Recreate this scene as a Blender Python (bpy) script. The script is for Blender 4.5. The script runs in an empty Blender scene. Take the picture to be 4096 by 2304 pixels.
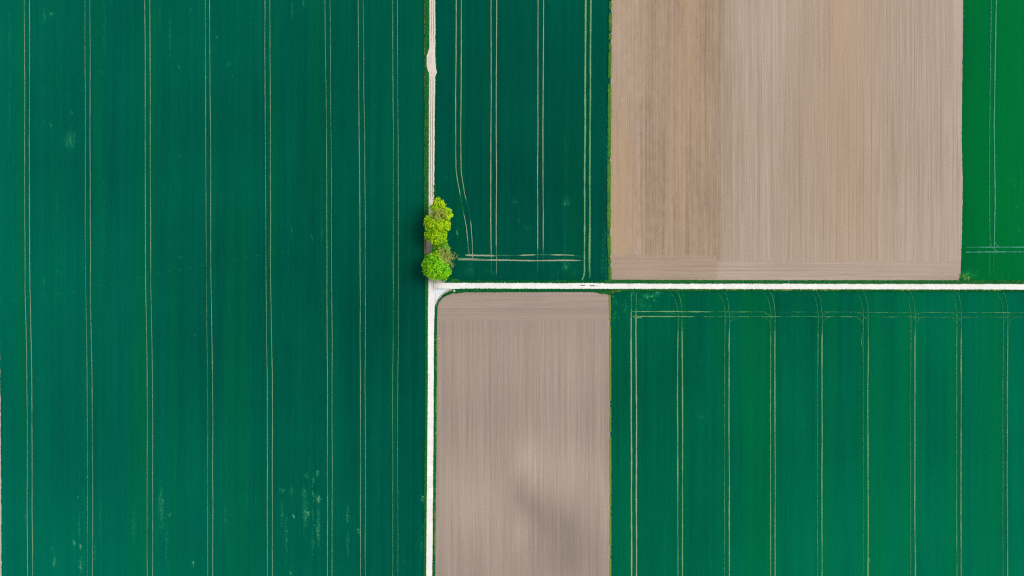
import bpy, math, random
import numpy as np
from mathutils import Vector

random.seed(7)
rng = np.random.default_rng(11)
scene = bpy.context.scene
COL = scene.collection
S = 0.1            # metres per photo pixel (photo is 4096 wide)
CAM_H = 260.0
def W(px, py): return ((px - 2048.0) * S, (1152.0 - py) * S)

# ------------------------------------------------------------------ helpers
def tag(o, label, cat=None, kind=None, group=None):
    o['label'] = label
    if cat: o['category'] = cat
    if kind: o['kind'] = kind
    if group: o['group'] = group
    return o

def mesh_obj(name, verts, faces, mat, parent=None, attrs=None, smooth=False):
    me = bpy.data.meshes.new(name)
    me.from_pydata([tuple(v) for v in verts] if not isinstance(verts, list) else verts, [], faces)
    if attrs:
        for k, v in attrs.items():
            a = me.attributes.new(k, 'FLOAT', 'POINT')
            a.data.foreach_set('value', np.asarray(v, dtype=np.float32))
    if smooth:
        me.polygons.foreach_set('use_smooth', [True] * len(me.polygons))
    me.materials.append(mat)
    me.update()
    o = bpy.data.objects.new(name, me)
    COL.objects.link(o)
    if parent: o.parent = parent
    return o

def empty(name, loc):
    o = bpy.data.objects.new(name, None)
    o.location = loc
    o.empty_display_size = 0.5
    COL.objects.link(o)
    return o

def hash2(ix, iy, seed):
    h = (ix.astype(np.int64) * 374761393 + iy.astype(np.int64) * 668265263 + seed * 974634277) & 0x7fffffff
    h = ((h ^ (h >> 13)) * 1274126177) & 0x7fffffff
    h = h ^ (h >> 16)
    return (h & 0xffff) / 65535.0

def vnoise(x, y, seed=0):
    """smooth value noise in 0..1 on numpy arrays"""
    x = np.asarray(x, float); y = np.asarray(y, float) + np.zeros_like(x)
    ix = np.floor(x); iy = np.floor(y)
    fx = x - ix; fy = y - iy
    fx = fx * fx * (3 - 2 * fx); fy = fy * fy * (3 - 2 * fy)
    a = hash2(ix, iy, seed); b = hash2(ix + 1, iy, seed)
    c = hash2(ix, iy + 1, seed); d = hash2(ix + 1, iy + 1, seed)
    return (a * (1 - fx) + b * fx) * (1 - fy) + (c * (1 - fx) + d * fx) * fy

def sstep(a, b, x):
    t = np.clip((x - a) / (b - a), 0, 1)
    return t * t * (3 - 2 * t)

# ------------------------------------------------------------------ node helper
class NT:
    def __init__(self, name):
        self.m = bpy.data.materials.new(name); self.m.use_nodes = True
        self.t = self.m.node_tree; self.t.nodes.clear()
        self.out = self.t.nodes.new('ShaderNodeOutputMaterial')
        self.pos = self.t.nodes.new('ShaderNodeNewGeometry').outputs['Position']
    def L(self, a, b): self.t.links.new(a, b)
    def put(self, sock, v):
        if isinstance(v, bpy.types.NodeSocket): self.L(v, sock)
        else: sock.default_value = v
    def math(self, op, a, b=0.0, c=None, clamp=False):
        n = self.t.nodes.new('ShaderNodeMath'); n.operation = op; n.use_clamp = clamp
        self.put(n.inputs[0], a); self.put(n.inputs[1], b)
        if c is not None: self.put(n.inputs[2], c)
        return n.outputs[0]
    def noise(self, scale, detail=2.0, rough=0.5, vec=None, off=0.0):
        n = self.t.nodes.new('ShaderNodeMapping'); n.vector_type = 'POINT'
        self.L(vec or self.pos, n.inputs['Vector'])
        sc = scale if isinstance(scale, tuple) else (scale, scale, scale)
        n.inputs['Scale'].default_value = sc
        n.inputs['Location'].default_value = (off, off * 1.7, 0)
        k = self.t.nodes.new('ShaderNodeTexNoise')
        k.inputs['Scale'].default_value = 1.0
        k.inputs['Detail'].default_value = detail
        k.inputs['Roughness'].default_value = rough
        self.L(n.outputs[0], k.inputs['Vector'])
        return k.outputs['Fac']
    def attr(self, name):
        n = self.t.nodes.new('ShaderNodeAttribute'); n.attribute_name = name
        return n.outputs['Fac']
    def ramp(self, fac, stops, interp='LINEAR'):
        n = self.t.nodes.new('ShaderNodeValToRGB'); r = n.color_ramp; r.interpolation = interp
        while len(r.elements) < len(stops): r.elements.new(0.5)
        for e, (p, c) in zip(r.elements, stops):
            e.position = p; e.color = (c[0], c[1], c[2], 1)
        self.put(n.inputs[0], fac); return n.outputs[0]
    def mix(self, fac, a, b, mode='MIX'):
        n = self.t.nodes.new('ShaderNodeMix'); n.data_type = 'RGBA'; n.blend_type = mode; n.clamp_factor = True
        self.put(n.inputs[0], fac)
        for i, v in ((6, a), (7, b)):
            self.put(n.inputs[i], v if isinstance(v, bpy.types.NodeSocket) else (v[0], v[1], v[2], 1))
        return n.outputs[2]
    def maprange(self, v, a, b, c=0.0, d=1.0, smooth=False):
        n = self.t.nodes.new('ShaderNodeMapRange'); n.clamp = True
        if smooth: n.interpolation_type = 'SMOOTHSTEP'
        self.put(n.inputs[0], v)
        for i, q in ((1, a), (2, b), (3, c), (4, d)): self.put(n.inputs[i], q)
        return n.outputs[0]
    def scale_col(self, col, k):
        n = self.t.nodes.new('ShaderNodeVectorMath'); n.operation = 'SCALE'
        self.L(col, n.inputs[0]); self.put(n.inputs['Scale'], k)
        return n.outputs[0]
    def bump(self, h, dist, strength=1.0):
        n = self.t.nodes.new('ShaderNodeBump')
        n.inputs['Distance'].default_value = dist; n.inputs['Strength'].default_value = strength
        self.L(h, n.inputs['Height']); return n.outputs[0]
    def principled(self, col, rough=0.9, normal=None, spec=0.15, alpha=None, sheen=0.0, sheen_tint=None, sheen_rough=0.5):
        p = self.t.nodes.new('ShaderNodeBsdfPrincipled')
        self.put(p.inputs['Base Color'], col if isinstance(col, bpy.types.NodeSocket) else (*col, 1))
        p.inputs['Roughness'].default_value = rough
        p.inputs['Specular IOR Level'].default_value = spec
        if sheen:
            p.inputs['Sheen Weight'].default_value = sheen
            p.inputs['Sheen Roughness'].default_value = sheen_rough
            p.inputs['Sheen Tint'].default_value = (*sheen_tint, 1)
        if normal is not None: self.L(normal, p.inputs['Normal'])
        if alpha is not None: self.L(alpha, p.inputs['Alpha'])
        self.L(p.outputs[0], self.out.inputs[0])
        return p

# ------------------------------------------------------------------ materials
TAN = (0.33, 0.31, 0.17)
def crop_material(name, dark, light, thin_col, bare=TAN, sheen_tint=(0.0, 1.0, 0.66), row=(1, 0), sheen=0.6):
    t = NT(name)
    sx, sy = (1.0, 0.02) if row == (1, 0) else (0.02, 1.0)
    streak = t.noise((0.55 * sx, 0.55 * sy, 1), 3, 0.6)
    rows = t.noise((3.2 * sx, 3.2 * sy * 2, 1), 2, 0.6, off=3.0)
    big = t.noise(0.018, 3, 0.5, off=5.0)
    grain = t.noise(1.9, 3, 0.7, off=2.0)
    fine = t.noise(7.0, 2, 0.6, off=8.0)
    tone = t.attr('tone'); thin = t.attr('thin')
    v = t.math('MULTIPLY_ADD', streak, 0.56, -0.28)
    v = t.math('ADD', v, t.math('MULTIPLY_ADD', rows, 0.34, -0.17))
    v = t.math('ADD', v, t.math('MULTIPLY_ADD', big, 0.5, -0.25))
    v = t.math('ADD', v, t.math('MULTIPLY_ADD', grain, 0.56, -0.28))
    v = t.math('ADD', v, t.math('MULTIPLY_ADD', fine, 0.2, -0.1))
    v = t.math('ADD', v, tone)
    v = t.math('ADD', v, 0.40, clamp=True)
    mid = tuple((a + b) * 0.5 for a, b in zip(dark, light))
    col = t.ramp(v, [(0.0, dark), (0.5, mid), (1.0, light)])
    # yellower drill strips
    hue = t.noise((0.12 * sx, 0.10 * sy, 1), 2, 0.5, off=21.0)
    col = t.mix(t.maprange(hue, 0.52, 0.72, 0, 0.45), col, (0.001, light[1] * 0.85, light[2] * 0.22))
    # thin stand: soil and pale leaves show between the plants, broken up by noise
    bn = t.noise((1.4 if sx == 1 else .5, 0.5 if sx == 1 else 1.4, 1), 4, 0.7, off=13.0)
    bf = t.noise(1.3, 3, 0.8, off=37.0)
    th = t.math('MULTIPLY', thin, t.math('MULTIPLY', t.maprange(bn, 0.30, 0.68, 0.15, 1.35), t.maprange(bf, 0.40, 0.58, 0.10, 1.35)))
    col = t.mix(t.maprange(th, 0.03, 0.42), col, thin_col)
    col = t.mix(t.maprange(th, 0.30, 0.80), col, bare)
    nrm = t.bump(t.math('ADD', grain, t.math('MULTIPLY', rows, 0.7)), 0.10, 0.6)
    t.principled(col, 0.85, nrm, spec=0.0, sheen=sheen, sheen_tint=sheen_tint, sheen_rough=0.52)
    return t.m

def track_material(name, tan, pale):
    """wheel ruts through a crop: bare soil where strong, bruised pale leaves where faint"""
    t = NT(name)
    st = t.attr('strength')
    n1 = t.noise(1.7, 3, 0.7); n2 = t.noise(0.12, 2, 0.6, off=4.0)
    s = t.math('ADD', st, t.math('MULTIPLY_ADD', n1, 0.55, -0.275))
    s = t.math('ADD', s, t.math('MULTIPLY', t.math('MULTIPLY_ADD', n2, 0.7, -0.35), st))
    col = t.mix(t.maprange(s, 0.22, 0.60), pale, tan)
    col = t.scale_col(col, t.maprange(n1, 0.2, 0.8, 0.75, 1.2))
    al = t.maprange(s, 0.04, 0.36)
    al = t.math('MULTIPLY', al, t.maprange(st, 0.02, 0.2))
    t.principled(col, 0.95, spec=0.05, alpha=al)
    return t.m

def soil_material(name, base, dark, warm, pale):
    t = NT(name)
    head = t.attr('head'); tone = t.attr('tone'); wm = t.attr('warm'); straw = t.attr('straw')
    sv = t.noise((0.9, 0.012, 1), 4, 0.65); sh = t.noise((0.012, 0.9, 1), 4, 0.65)
    rv = t.noise((4.5, 0.05, 1), 3, 0.6, off=2.0); rh = t.noise((0.05, 4.5, 1), 3, 0.6, off=2.0)
    def sel(a, b):
        return t.math('ADD', t.math('MULTIPLY', a, t.math('SUBTRACT', 1.0, head)), t.math('MULTIPLY', b, head))
    st = sel(sv, sh); rw = sel(rv, rh)
    big = t.noise((0.03, 0.012, 1), 3, 0.5, off=9.0)
    clod = t.noise(2.6, 4, 0.75, off=1.0)
    v = t.math('MULTIPLY_ADD', st, 0.60, -0.30)
    v = t.math('ADD', v, t.math('MULTIPLY_ADD', rw, 0.55, -0.275))
    v = t.math('ADD', v, t.math('MULTIPLY_ADD', big, 0.30, -0.15))
    v = t.math('ADD', v, t.math('MULTIPLY_ADD', clod, 0.80, -0.40))
    v = t.math('ADD', v, tone)
    v = t.math('ADD', v, 0.5, clamp=True)
    mid = tuple(base)
    col = t.ramp(v, [(0.0, dark), (0.5, mid), (1.0, pale)])
    w = t.math('MULTIPLY', wm, t.maprange(t.math('ADD', st, t.math('MULTIPLY', clod, 0.6)), 0.55, 1.0, 0.15, 1.2))
    col = t.mix(w, col, warm)
    sp = t.noise(5.5, 2, 0.8, off=31.0)
    sm = t.math('MULTIPLY', t.maprange(sp, 0.56, 0.68), t.math('MULTIPLY', straw, t.maprange(sv, 0.35, 0.6)))
    col = t.mix(sm, col, (0.62, 0.52, 0.33))
    # thin dark furrow lines
    fl = t.noise((1.15, 0.002, 1), 2, 0.5, off=17.0); fh = t.noise((0.006, 1.15, 1), 2, 0.5, off=17.0)
    fsel = sel(fl, fh)
    line = t.maprange(t.math('ABSOLUTE', t.math('SUBTRACT', fsel, 0.5)), 0.0, 0.016, 1.0, 0.0)
    col = t.mix(t.math('MULTIPLY', line, 0.42), col, dark)
    nrm = t.bump(t.math('ADD', clod, t.math('MULTIPLY', rw, 1.2)), 0.08, 0.7)
    t.principled(col, 0.95, nrm, spec=0.05)
    return t.m

def concrete_material(name, axis):
    t = NT(name)
    dirt = t.attr('dirt')
    sep = t.t.nodes.new('ShaderNodeSeparateXYZ'); t.L(t.pos, sep.inputs[0])
    a = sep.outputs[axis]
    n = t.noise(0.35, 4, 0.6); f = t.noise(4.0, 3, 0.7, off=3.0)
    col = t.mix(t.maprange(n, 0.3, 0.75), (0.82, 0.805, 0.775), (0.74, 0.715, 0.67))
    cell = t.math('FLOOR', t.math('DIVIDE', a, 4.7))
    wn = t.t.nodes.new('ShaderNodeTexWhiteNoise'); wn.noise_dimensions = '1D'; t.L(cell, wn.inputs['W'])
    col = t.scale_col(col, t.maprange(wn.outputs[0], 0, 1, 0.94, 1.03))
    fr = t.math('FRACT', t.math('DIVIDE', a, 4.7))
    j = t.maprange(t.math('ABSOLUTE', t.math('SUBTRACT', fr, 0.5)), 0.488, 0.496)
    col = t.mix(t.math('MULTIPLY', j, 0.5), col, (0.40, 0.37, 0.33))
    # long soft tyre-worn bands and sand
    lane = t.noise((0.03, 1.6, 1) if axis == 'X' else (1.6, 0.03, 1), 3, 0.6, off=6.0)
    col = t.mix(t.maprange(lane, 0.55, 0.8, 0, 0.35), col, (0.62, 0.56, 0.48))
    d = t.math('ADD', dirt, t.math('MULTIPLY', t.math('MULTIPLY_ADD', f, 1.5, -0.75), t.maprange(dirt, 0.0, 0.25)))
    col = t.mix(t.maprange(d, 0.12, 0.85), col, (0.36, 0.31, 0.26))
    col = t.scale_col(col, t.maprange(f, 0.2, 0.8, 0.94, 1.04))
    t.principled(col, 0.85, t.bump(f, 0.01), spec=0.2)
    return t.m

def gravel_material():
    t = NT('sandy_gravel')
    g = t.attr('grassy'); gray = t.attr('grey')
    n = t.noise(1.3, 4, 0.7); f = t.noise(5.5, 3, 0.8, off=3.0); ln = t.noise((2.4, 0.08, 1), 3, 0.6, off=7.0)
    col = t.ramp(t.math('ADD', t.math('MULTIPLY', n, 0.5), t.math('MULTIPLY', f, 0.5)), [(0.25, (0.42, 0.35, 0.28)), (0.5, (0.64, 0.56, 0.475)), (0.75, (0.80, 0.74, 0.66))])
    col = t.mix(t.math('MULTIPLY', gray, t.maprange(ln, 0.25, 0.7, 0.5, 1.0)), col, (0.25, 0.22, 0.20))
    gm = t.maprange(t.math('ADD', g, t.math('MULTIPLY_ADD', f, 1.2, -0.6)), 0.30, 0.62)
    col = t.mix(gm, col, t.mix(n, (0.10, 0.12, 0.075), (0.22, 0.22, 0.14)))
    t.principled(col, 0.95, t.bump(f, 0.04), spec=0.05)
    return t.m

def grass_material(name, stops, two=True):
    t = NT(name)
    r = t.attr('shade')
    n = t.noise(0.5, 3, 0.6)
    v = t.math('ADD', t.math('MULTIPLY', r, 0.75), t.math('MULTIPLY', n, 0.25))
    col = t.ramp(v, stops)
    p = t.principled(col, 0.8, spec=0.05)
    tr = t.t.nodes.new('ShaderNodeBsdfTranslucent'); t.L(col, tr.inputs[0])
    mx = t.t.nodes.new('ShaderNodeMixShader'); mx.inputs[0].default_value = 0.45
    t.L(p.outputs[0], mx.inputs[1]); t.L(tr.outputs[0], mx.inputs[2]); t.L(mx.outputs[0], t.out.inputs[0])
    return t.m

def leaf_material(name, stops, trans=0.35):
    t = NT(name)
    r = t.attr('shade')
    col = t.ramp(r, stops)
    p = t.principled(col, 0.55, spec=0.25)
    tr = t.t.nodes.new('ShaderNodeBsdfTranslucent'); t.L(col, tr.inputs[0])
    mx = t.t.nodes.new('ShaderNodeMixShader'); mx.inputs[0].default_value = trans
    t.L(p.outputs[0], mx.inputs[1]); t.L(tr.outputs[0], mx.inputs[2]); t.L(mx.outputs[0], t.out.inputs[0])
    return t.m

def bark_material(name, c1, c2):
    t = NT(name)
    n = t.noise((6, 6, 1.5), 4, 0.7)
    col = t.mix(n, c1, c2)
    t.principled(col, 0.9, t.bump(n, 0.03), spec=0.1)
    return t.m

def plain_noise_material(name, c1, c2, scale, rough=0.9):
    t = NT(name)
    n = t.noise(scale, 4, 0.7)
    t.principled(t.mix(t.maprange(n, 0.3, 0.7), c1, c2), rough, t.bump(n, 0.01), spec=0.15)
    return t.m

M = {}
M['teal'] = crop_material('winter_wheat', (0.0003, 0.027, 0.019), (0.0004, 0.110, 0.061), (0.018, 0.195, 0.085))
M['teal_low'] = crop_material('young_wheat', (0.0003, 0.034, 0.019), (0.0005, 0.132, 0.055), (0.012, 0.23, 0.075))
M['teal_mid'] = crop_material('dark_wheat', (0.0003, 0.026, 0.019), (0.0005, 0.089, 0.052), (0.012, 0.17, 0.075))
M['green'] = crop_material('barley', (0.0003, 0.065, 0.020), (0.0008, 0.140, 0.026), (0.015, 0.21, 0.05), sheen_tint=(0.0, 0.9, 0.25))
M['track'] = track_material('rut_soil', (0.30, 0.295, 0.20), (0.03, 0.20, 0.10))
M['track_wheat'] = track_material('rut_wheat', (0.20, 0.262, 0.155), (0.020, 0.19, 0.095))
M['track_pale'] = track_material('rut_pale', (0.18, 0.285, 0.135), (0.020, 0.205, 0.07))
M['track_teal'] = track_material('rut_teal', (0.13, 0.33, 0.23), (0.02, 0.22, 0.13))
M['soil'] = soil_material('harrowed_soil', (0.350, 0.268, 0.208), (0.19, 0.128, 0.086), (0.385, 0.265, 0.165), (0.50, 0.42, 0.365))
M['soil_dark'] = soil_material('fine_soil', (0.310, 0.245, 0.203), (0.185, 0.145, 0.128), (0.36, 0.265, 0.19), (0.45, 0.375, 0.315))
M['road_x'] = concrete_material('concrete_across', 'X')
M['road_y'] = concrete_material('concrete_along', 'Y')
M['slab'] = plain_noise_material('new_concrete', (0.60, 0.65, 0.70), (0.70, 0.74, 0.78), 2.0)
M['gravel'] = gravel_material()
M['sand'] = plain_noise_material('sandy_shoulder', (0.34, 0.28, 0.22), (0.52, 0.46, 0.39), 2.5)
M['mud'] = plain_noise_material('wet_mud', (0.19, 0.155, 0.135), (0.30, 0.25, 0.22), 4.0, 0.6)
M['verge'] = grass_material('verge_grass', [(0.0, (0.001, 0.09, 0.04)), (0.4, (0.004, 0.19, 0.05)), (0.7, (0.05, 0.28, 0.04)), (0.9, (0.22, 0.36, 0.06)), (1.0, (0.42, 0.40, 0.16))])
M['fringe'] = grass_material('dry_fringe_grass', [(0.0, (0.006, 0.17, 0.06)), (0.35, (0.05, 0.30, 0.06)), (0.65, (0.24, 0.42, 0.06)), (0.85, (0.48, 0.46, 0.12)), (1.0, (0.62, 0.52, 0.26))])
M['leaf_yellow'] = leaf_material('yellow_green_leaf', [(0.0, (0.12, 0.42, 0.010)), (0.3, (0.27, 0.60, 0.004)), (0.62, (0.58, 0.80, 0.004)), (0.90, (0.80, 0.84, 0.01)), (1.0, (0.52, 0.34, 0.03))])
M['leaf_fresh'] = leaf_material('fresh_green_leaf', [(0.0, (0.04, 0.38, 0.02)), (0.35, (0.13, 0.62, 0.006)), (0.70, (0.46, 0.80, 0.004)), (0.92, (0.76, 0.84, 0.01)), (1.0, (0.50, 0.32, 0.03))])
M['leaf_mid'] = leaf_material('mid_green_leaf', [(0.0, (0.012, 0.13, 0.02)), (0.4, (0.07, 0.26, 0.01)), (0.75, (0.18, 0.37, 0.01)), (0.95, (0.32, 0.38, 0.03)), (1.0, (0.33, 0.24, 0.06))])
M['leaf_deep'] = leaf_material('deep_green_leaf', [(0.0, (0.010, 0.24, 0.05)), (0.45, (0.10, 0.48, 0.02)), (0.8, (0.38, 0.62, 0.01)), (1.0, (0.60, 0.58, 0.03))])
M['leaf_olive'] = leaf_material('olive_bud_leaf', [(0.0, (0.18, 0.38, 0.04)), (0.4, (0.38, 0.54, 0.05)), (0.75, (0.56, 0.60, 0.08)), (1.0, (0.66, 0.52, 0.14))])
M['bark'] = bark_material('grey_brown_bark', (0.10, 0.075, 0.055), (0.22, 0.18, 0.14))
M['twig'] = bark_material('tan_twig', (0.48, 0.43, 0.16), (0.64, 0.54, 0.26))
M['twig_olive'] = bark_material('olive_twig', (0.44, 0.46, 0.14), (0.60, 0.56, 0.24))
M['twig_grey'] = bark_material('grey_twig', (0.27, 0.22, 0.18), (0.45, 0.36, 0.30))
M['cement'] = plain_noise_material('cast_cement', (0.70, 0.70, 0.68), (0.84, 0.84, 0.82), 6.0)
M['cement_lid'] = plain_noise_material('weathered_cement', (0.55, 0.52, 0.47), (0.70, 0.67, 0.62), 6.0)
M['stone'] = plain_noise_material('pale_stone', (0.62, 0.58, 0.56), (0.82, 0.80, 0.78), 8.0)
M['clod'] = plain_noise_material('soil_clod', (0.16, 0.13, 0.08), (0.26, 0.21, 0.14), 8.0)
M['wild'] = plain_noise_material('distant_meadow', (0.001, 0.10, 0.05), (0.002, 0.14, 0.06), 0.03)

# ------------------------------------------------------------------ ground and field sheets
gv = [(-4000, -4000, -0.03), (4000, -4000, -0.03), (4000, 4000, -0.03), (-4000, 4000, -0.03)]
tag(mesh_obj('ground', gv, [(0, 1, 2, 3)], M['wild']), 'wide green farmland reaching past the fields on every side', 'ground', 'structure')

YT, YB, XL, XR = -800, 3100, -900, 5000      # fields run on past the frame (photo pixels)

def interp(pts):
    xs = [p[0] for p in pts]; ys = [p[1] for p in pts]
    return lambda v: np.interp(v, xs, ys)

def field(name, label, mat, xl, xr, yt, yb, dx, dy, z, paint, wob=2.0, seed=0):
    """a sheet between the edge lines xl(y)..xr(y) and yt(x)..yb (photo pixels), painted with soil/crop attributes"""
    xa, xb = float(xl(YT if callable(yt) else yt)), float(xr(YT if callable(yt) else yt))
    nx = int(abs(xb - xa) * S / dx) + 2
    ys0 = float(np.min(yt(np.linspace(xa, xb, 50)))) if callable(yt) else float(yt)
    ny = int((yb - ys0) * S / dy) + 2
    tt = np.linspace(0, 1, nx); ss = np.linspace(0, 1, ny)
    Tg, Sg = np.meshgrid(tt, ss)
    X0 = xa + (xb - xa) * Tg
    ytop = yt(X0) if callable(yt) else np.full_like(X0, float(yt))
    Y = ytop + (yb - ytop) * Sg
    l = xl(Y) + wob * (vnoise(Y * 0.11, 0 * Y + 1.5, seed) - .5) * 2 * (1 if wob else 0)
    r = xr(Y) + wob * (vnoise(Y * 0.11, 0 * Y + 9.5, seed + 1) - .5) * 2 * (1 if wob else 0)
    X = l + (r - l) * Tg
    Y = Y + (wob * (vnoise(X * 0.13, 0 * X + 4.5, seed + 2) - .5)) * (Sg == 0)
    at = {k: np.asarray(v, float).ravel() for k, v in paint(X, Y).items()}
    V = np.stack([(X - 2048) * S, (1152 - Y) * S, np.full_like(X, z)], -1).reshape(-1, 3)
    F = []
    for j in range(ny - 1):
        b = j * nx
        for i in range(nx - 1):
            F.append((b + i, b + nx + i, b + nx + i + 1, b + i + 1))
    return tag(mesh_obj(name, V.tolist(), F, mat, attrs=at), label, 'field', 'structure')

def blobs(X, Y, lst):
    out = np.zeros_like(X)
    wx = X + 9.0 * (vnoise(X * 0.16, Y * 0.07, 3) - .5) + 4.0 * (vnoise(X * .4, Y * .3, 13) - .5); wy = Y + 16.0 * (vnoise(X * 0.2, Y * 0.09, 4) - .5)
    for (cx, cy, rx, ry, a) in lst:
        m = (np.abs(X - cx) < rx * 3.2) & (np.abs(Y - cy) < ry * 3.2)
        d = ((wx[m] - cx) / rx) ** 2 + ((wy[m] - cy) / ry) ** 2
        out[m] = np.maximum(out[m], a * np.exp(-d * 0.9))
    return out * .72

THIN_LEFT = [(1233, 2054, 7, 9, 1.1), (1272, 1995, 7, 12, 1.0), (1270, 1895, 6, 16, .7), (1225, 1902, 8, 12, .4), (1252, 1960, 2.5, 90, .55),
    (1252, 2120, 2.5, 110, .6), (1273, 2100, 7, 80, .5), (1220, 2050, 10, 60, .5), (1218, 1975, 10, 30, .4), (1165, 1965, 9, 22, .4), (1127, 1960, 10, 12, .4),
    (1175, 2065, 5, 6, .8), (1145, 2150, 4, 90, .4), (1128, 2050, 6, 50, .35), (1390, 2055, 6, 35, .5), (1390, 2180, 6, 60, .35), (1433, 2125, 5, 9, .7), (1165, 2295, 5, 8, .8),
    (1693, 1990, 6, 18, .7), (1695, 2110, 6, 10, .7), (1690, 2190, 5, 40, .35), (645, 2030, 11, 80, .42), (640, 2000, 6, 40, .4), (680, 2060, 7, 6, .6), (677, 2140, 5, 6, .6), (535, 2100, 8, 80, .28),
    (296, 2172, 5, 9, 1.0), (320, 2185, 5, 8, 1.0), (322, 2260, 6, 34, .65), (316, 2100, 4, 60, .4), (217, 2240, 6, 24, .6), (210, 2195, 4, 6, .6), (314, 1982, 4, 4, .8), (773, 2255, 5, 7, .8), (555, 1917, 4, 4, .5),
    (400, 2060, 4, 120, .25), (665, 2180, 4, 100, .3), (380, 2210, 5, 40, .35),
    (206, 57, 6, 7, 1.0), (177, 60, 4, 28, .5), (176, 420, 3, 200, .2), (38, 130, 5, 110, .25), (38, 400, 5, 200, .18), (280, 560, 20, 38, .40), (283, 577, 7, 12, .55), (286, 450, 4, 7, .6),
    (717, 270, 6, 5, .5), (920, 257, 9, 5, .45), (910, 262, 6, 6, .4), (408, 285, 5, 5, .5), (267, 377, 4, 5, .6), (720, 1030, 4, 9, .5), (200, 500, 6, 7, .35), (415, 725, 4, 9, .35),
    (1215, 10, 5, 16, .6), (1170, 40, 8, 30, .3), (760, 45, 4, 12, .45), (410, 2, 6, 5, .6), (300, 1055, 3, 4, .6), (175, 1120, 3, 30, .4), (230, 1090, 3, 14, .35), (230, 820, 2.5, 60, .25),
    (1285, 930, 4, 30, .25), (1245, 945, 5, 20, .3), (1165, 920, 5, 20, .25), (715, 625, 5, 12, .22), (416, 900, 5, 160, .15), (640, 60, 6, 80, .22), (680, 140, 6, 100, .22), (420, 110, 7, 120, .2), (900, 2060, 5, 90, .2), (985, 1990, 5, 80, .2)]
for k in range(90):   # single missed spots
    THIN_LEFT.append((random.uniform(10, 1680), random.uniform(0, 2300), random.uniform(1.5, 3.5), random.uniform(2, 9), random.uniform(.12, .4)))
def paint_left(X, Y):
    th = blobs(X, Y, THIN_LEFT)
    # a foot trail trodden slantwise through the crop
    trail = np.interp(X, [-900, 0, 300, 585, 827, 1065, 1310, 1500, 1740], [1300, 1205, 1165, 1103, 1057, 1017, 975, 930, 905])
    th = np.maximum(th, 0.16 * np.exp(-((Y - trail) / 2.2) ** 2) * (X < 1150) * (0.4 + vnoise(X * .05, Y * .05, 8)))
    drill = np.exp(-(((X - 68 + 26.5) % 53.0 - 26.5) / 2.0) ** 2) * vnoise(X * 0.019, Y * 0.004, 6)
    th = np.maximum(th, 0.13 * drill)
    tone = 0.16 * (vnoise(X * .0023, Y * .0016, 21) - .5) + 0.10 * (vnoise(X * .025, Y * .0012, 26) - .5) - 0.07 * sstep(900, 1600, X) + 0.17 * sstep(1350, 2300, Y) + 0.12 * sstep(900, 0, X)  # ramps paint the canopy's off-nadir brightening into the crop colour, left and bottom
    return {'thin': th, 'tone': tone}
field('field', 'broad blue-green wheat field with straight wheel tracks, filling the whole left side', M['teal'],
      interp([(YT, XL), (YB, XL)]), interp([(YT, 1699), (0, 1698), (700, 1699), (1150, 1700), (1300, 1701), (1800, 1699), (2304, 1694), (YB, 1689)]),
      YT, YB, 0.4, 0.8, 0.0, paint_left, 2.0, 1)

THIN_MID = [(2264, 815, 6, 9, .7), (2264, 810, 14, 22, .32), (2257, 565, 4, 14, .3), (2264, 640, 4, 120, .18), (2075, 883, 4, 5, .6), (2060, 810, 16, 16, .22), (2110, 915, 18, 14, .2), (2100, 900, 7, 7, .2), (2260, 1068, 6, 12, .75), (2260, 1060, 17, 22, .38),
    (1787, 717, 3, 6, .55), (1829, 930, 2.2, 14, .8), (1885, 1080, 12, 30, .32), (1868, 1085, 12, 25, .22), (1970, 1090, 8, 6, .5), (1960, 1085, 30, 6, .2), (2300, 1087, 12, 10, .32), (2230, 1085, 8, 8, .28), (2425, 1090, 4, 9, .6), (2410, 1060, 10, 40, .25),
    (2260, 980, 4, 150, .2), (2196, 2, 3, 5, .6), (1740, 250, 12, 40, .22), (2415, 980, 6, 100, .25), (2405, 500, 8, 200, .12)]
def paint_mid(X, Y):
    th = blobs(X, Y, THIN_MID)
    edge = sstep(2412, 2440, X) * (0.25 + 0.6 * vnoise(X * .2, Y * .08, 5)) * sstep(150, 700, Y)
    th = np.maximum(th, 0.6 * edge)
    tone = 0.10 * (vnoise(X * .004, Y * .003, 22) - .5) + 0.05 * sstep(700, 0, Y) - 0.04
    return {'thin': th, 'tone': tone}
field('field', 'narrow dark blue-green wheat field right of the sandy track, above the concrete road', M['teal_mid'],
      interp([(YT, 1746), (0, 1743), (210, 1745), (290, 1746), (480, 1739), (700, 1738), (770, 1741), (850, 1764), (1150, 1764)]), interp([(YT, 2447), (0, 2445), (500, 2441), (750, 2438), (1126, 2441)]),
      YT, 1126, 0.4, 0.8, 0.0, paint_mid, 2.0, 5)

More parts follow.
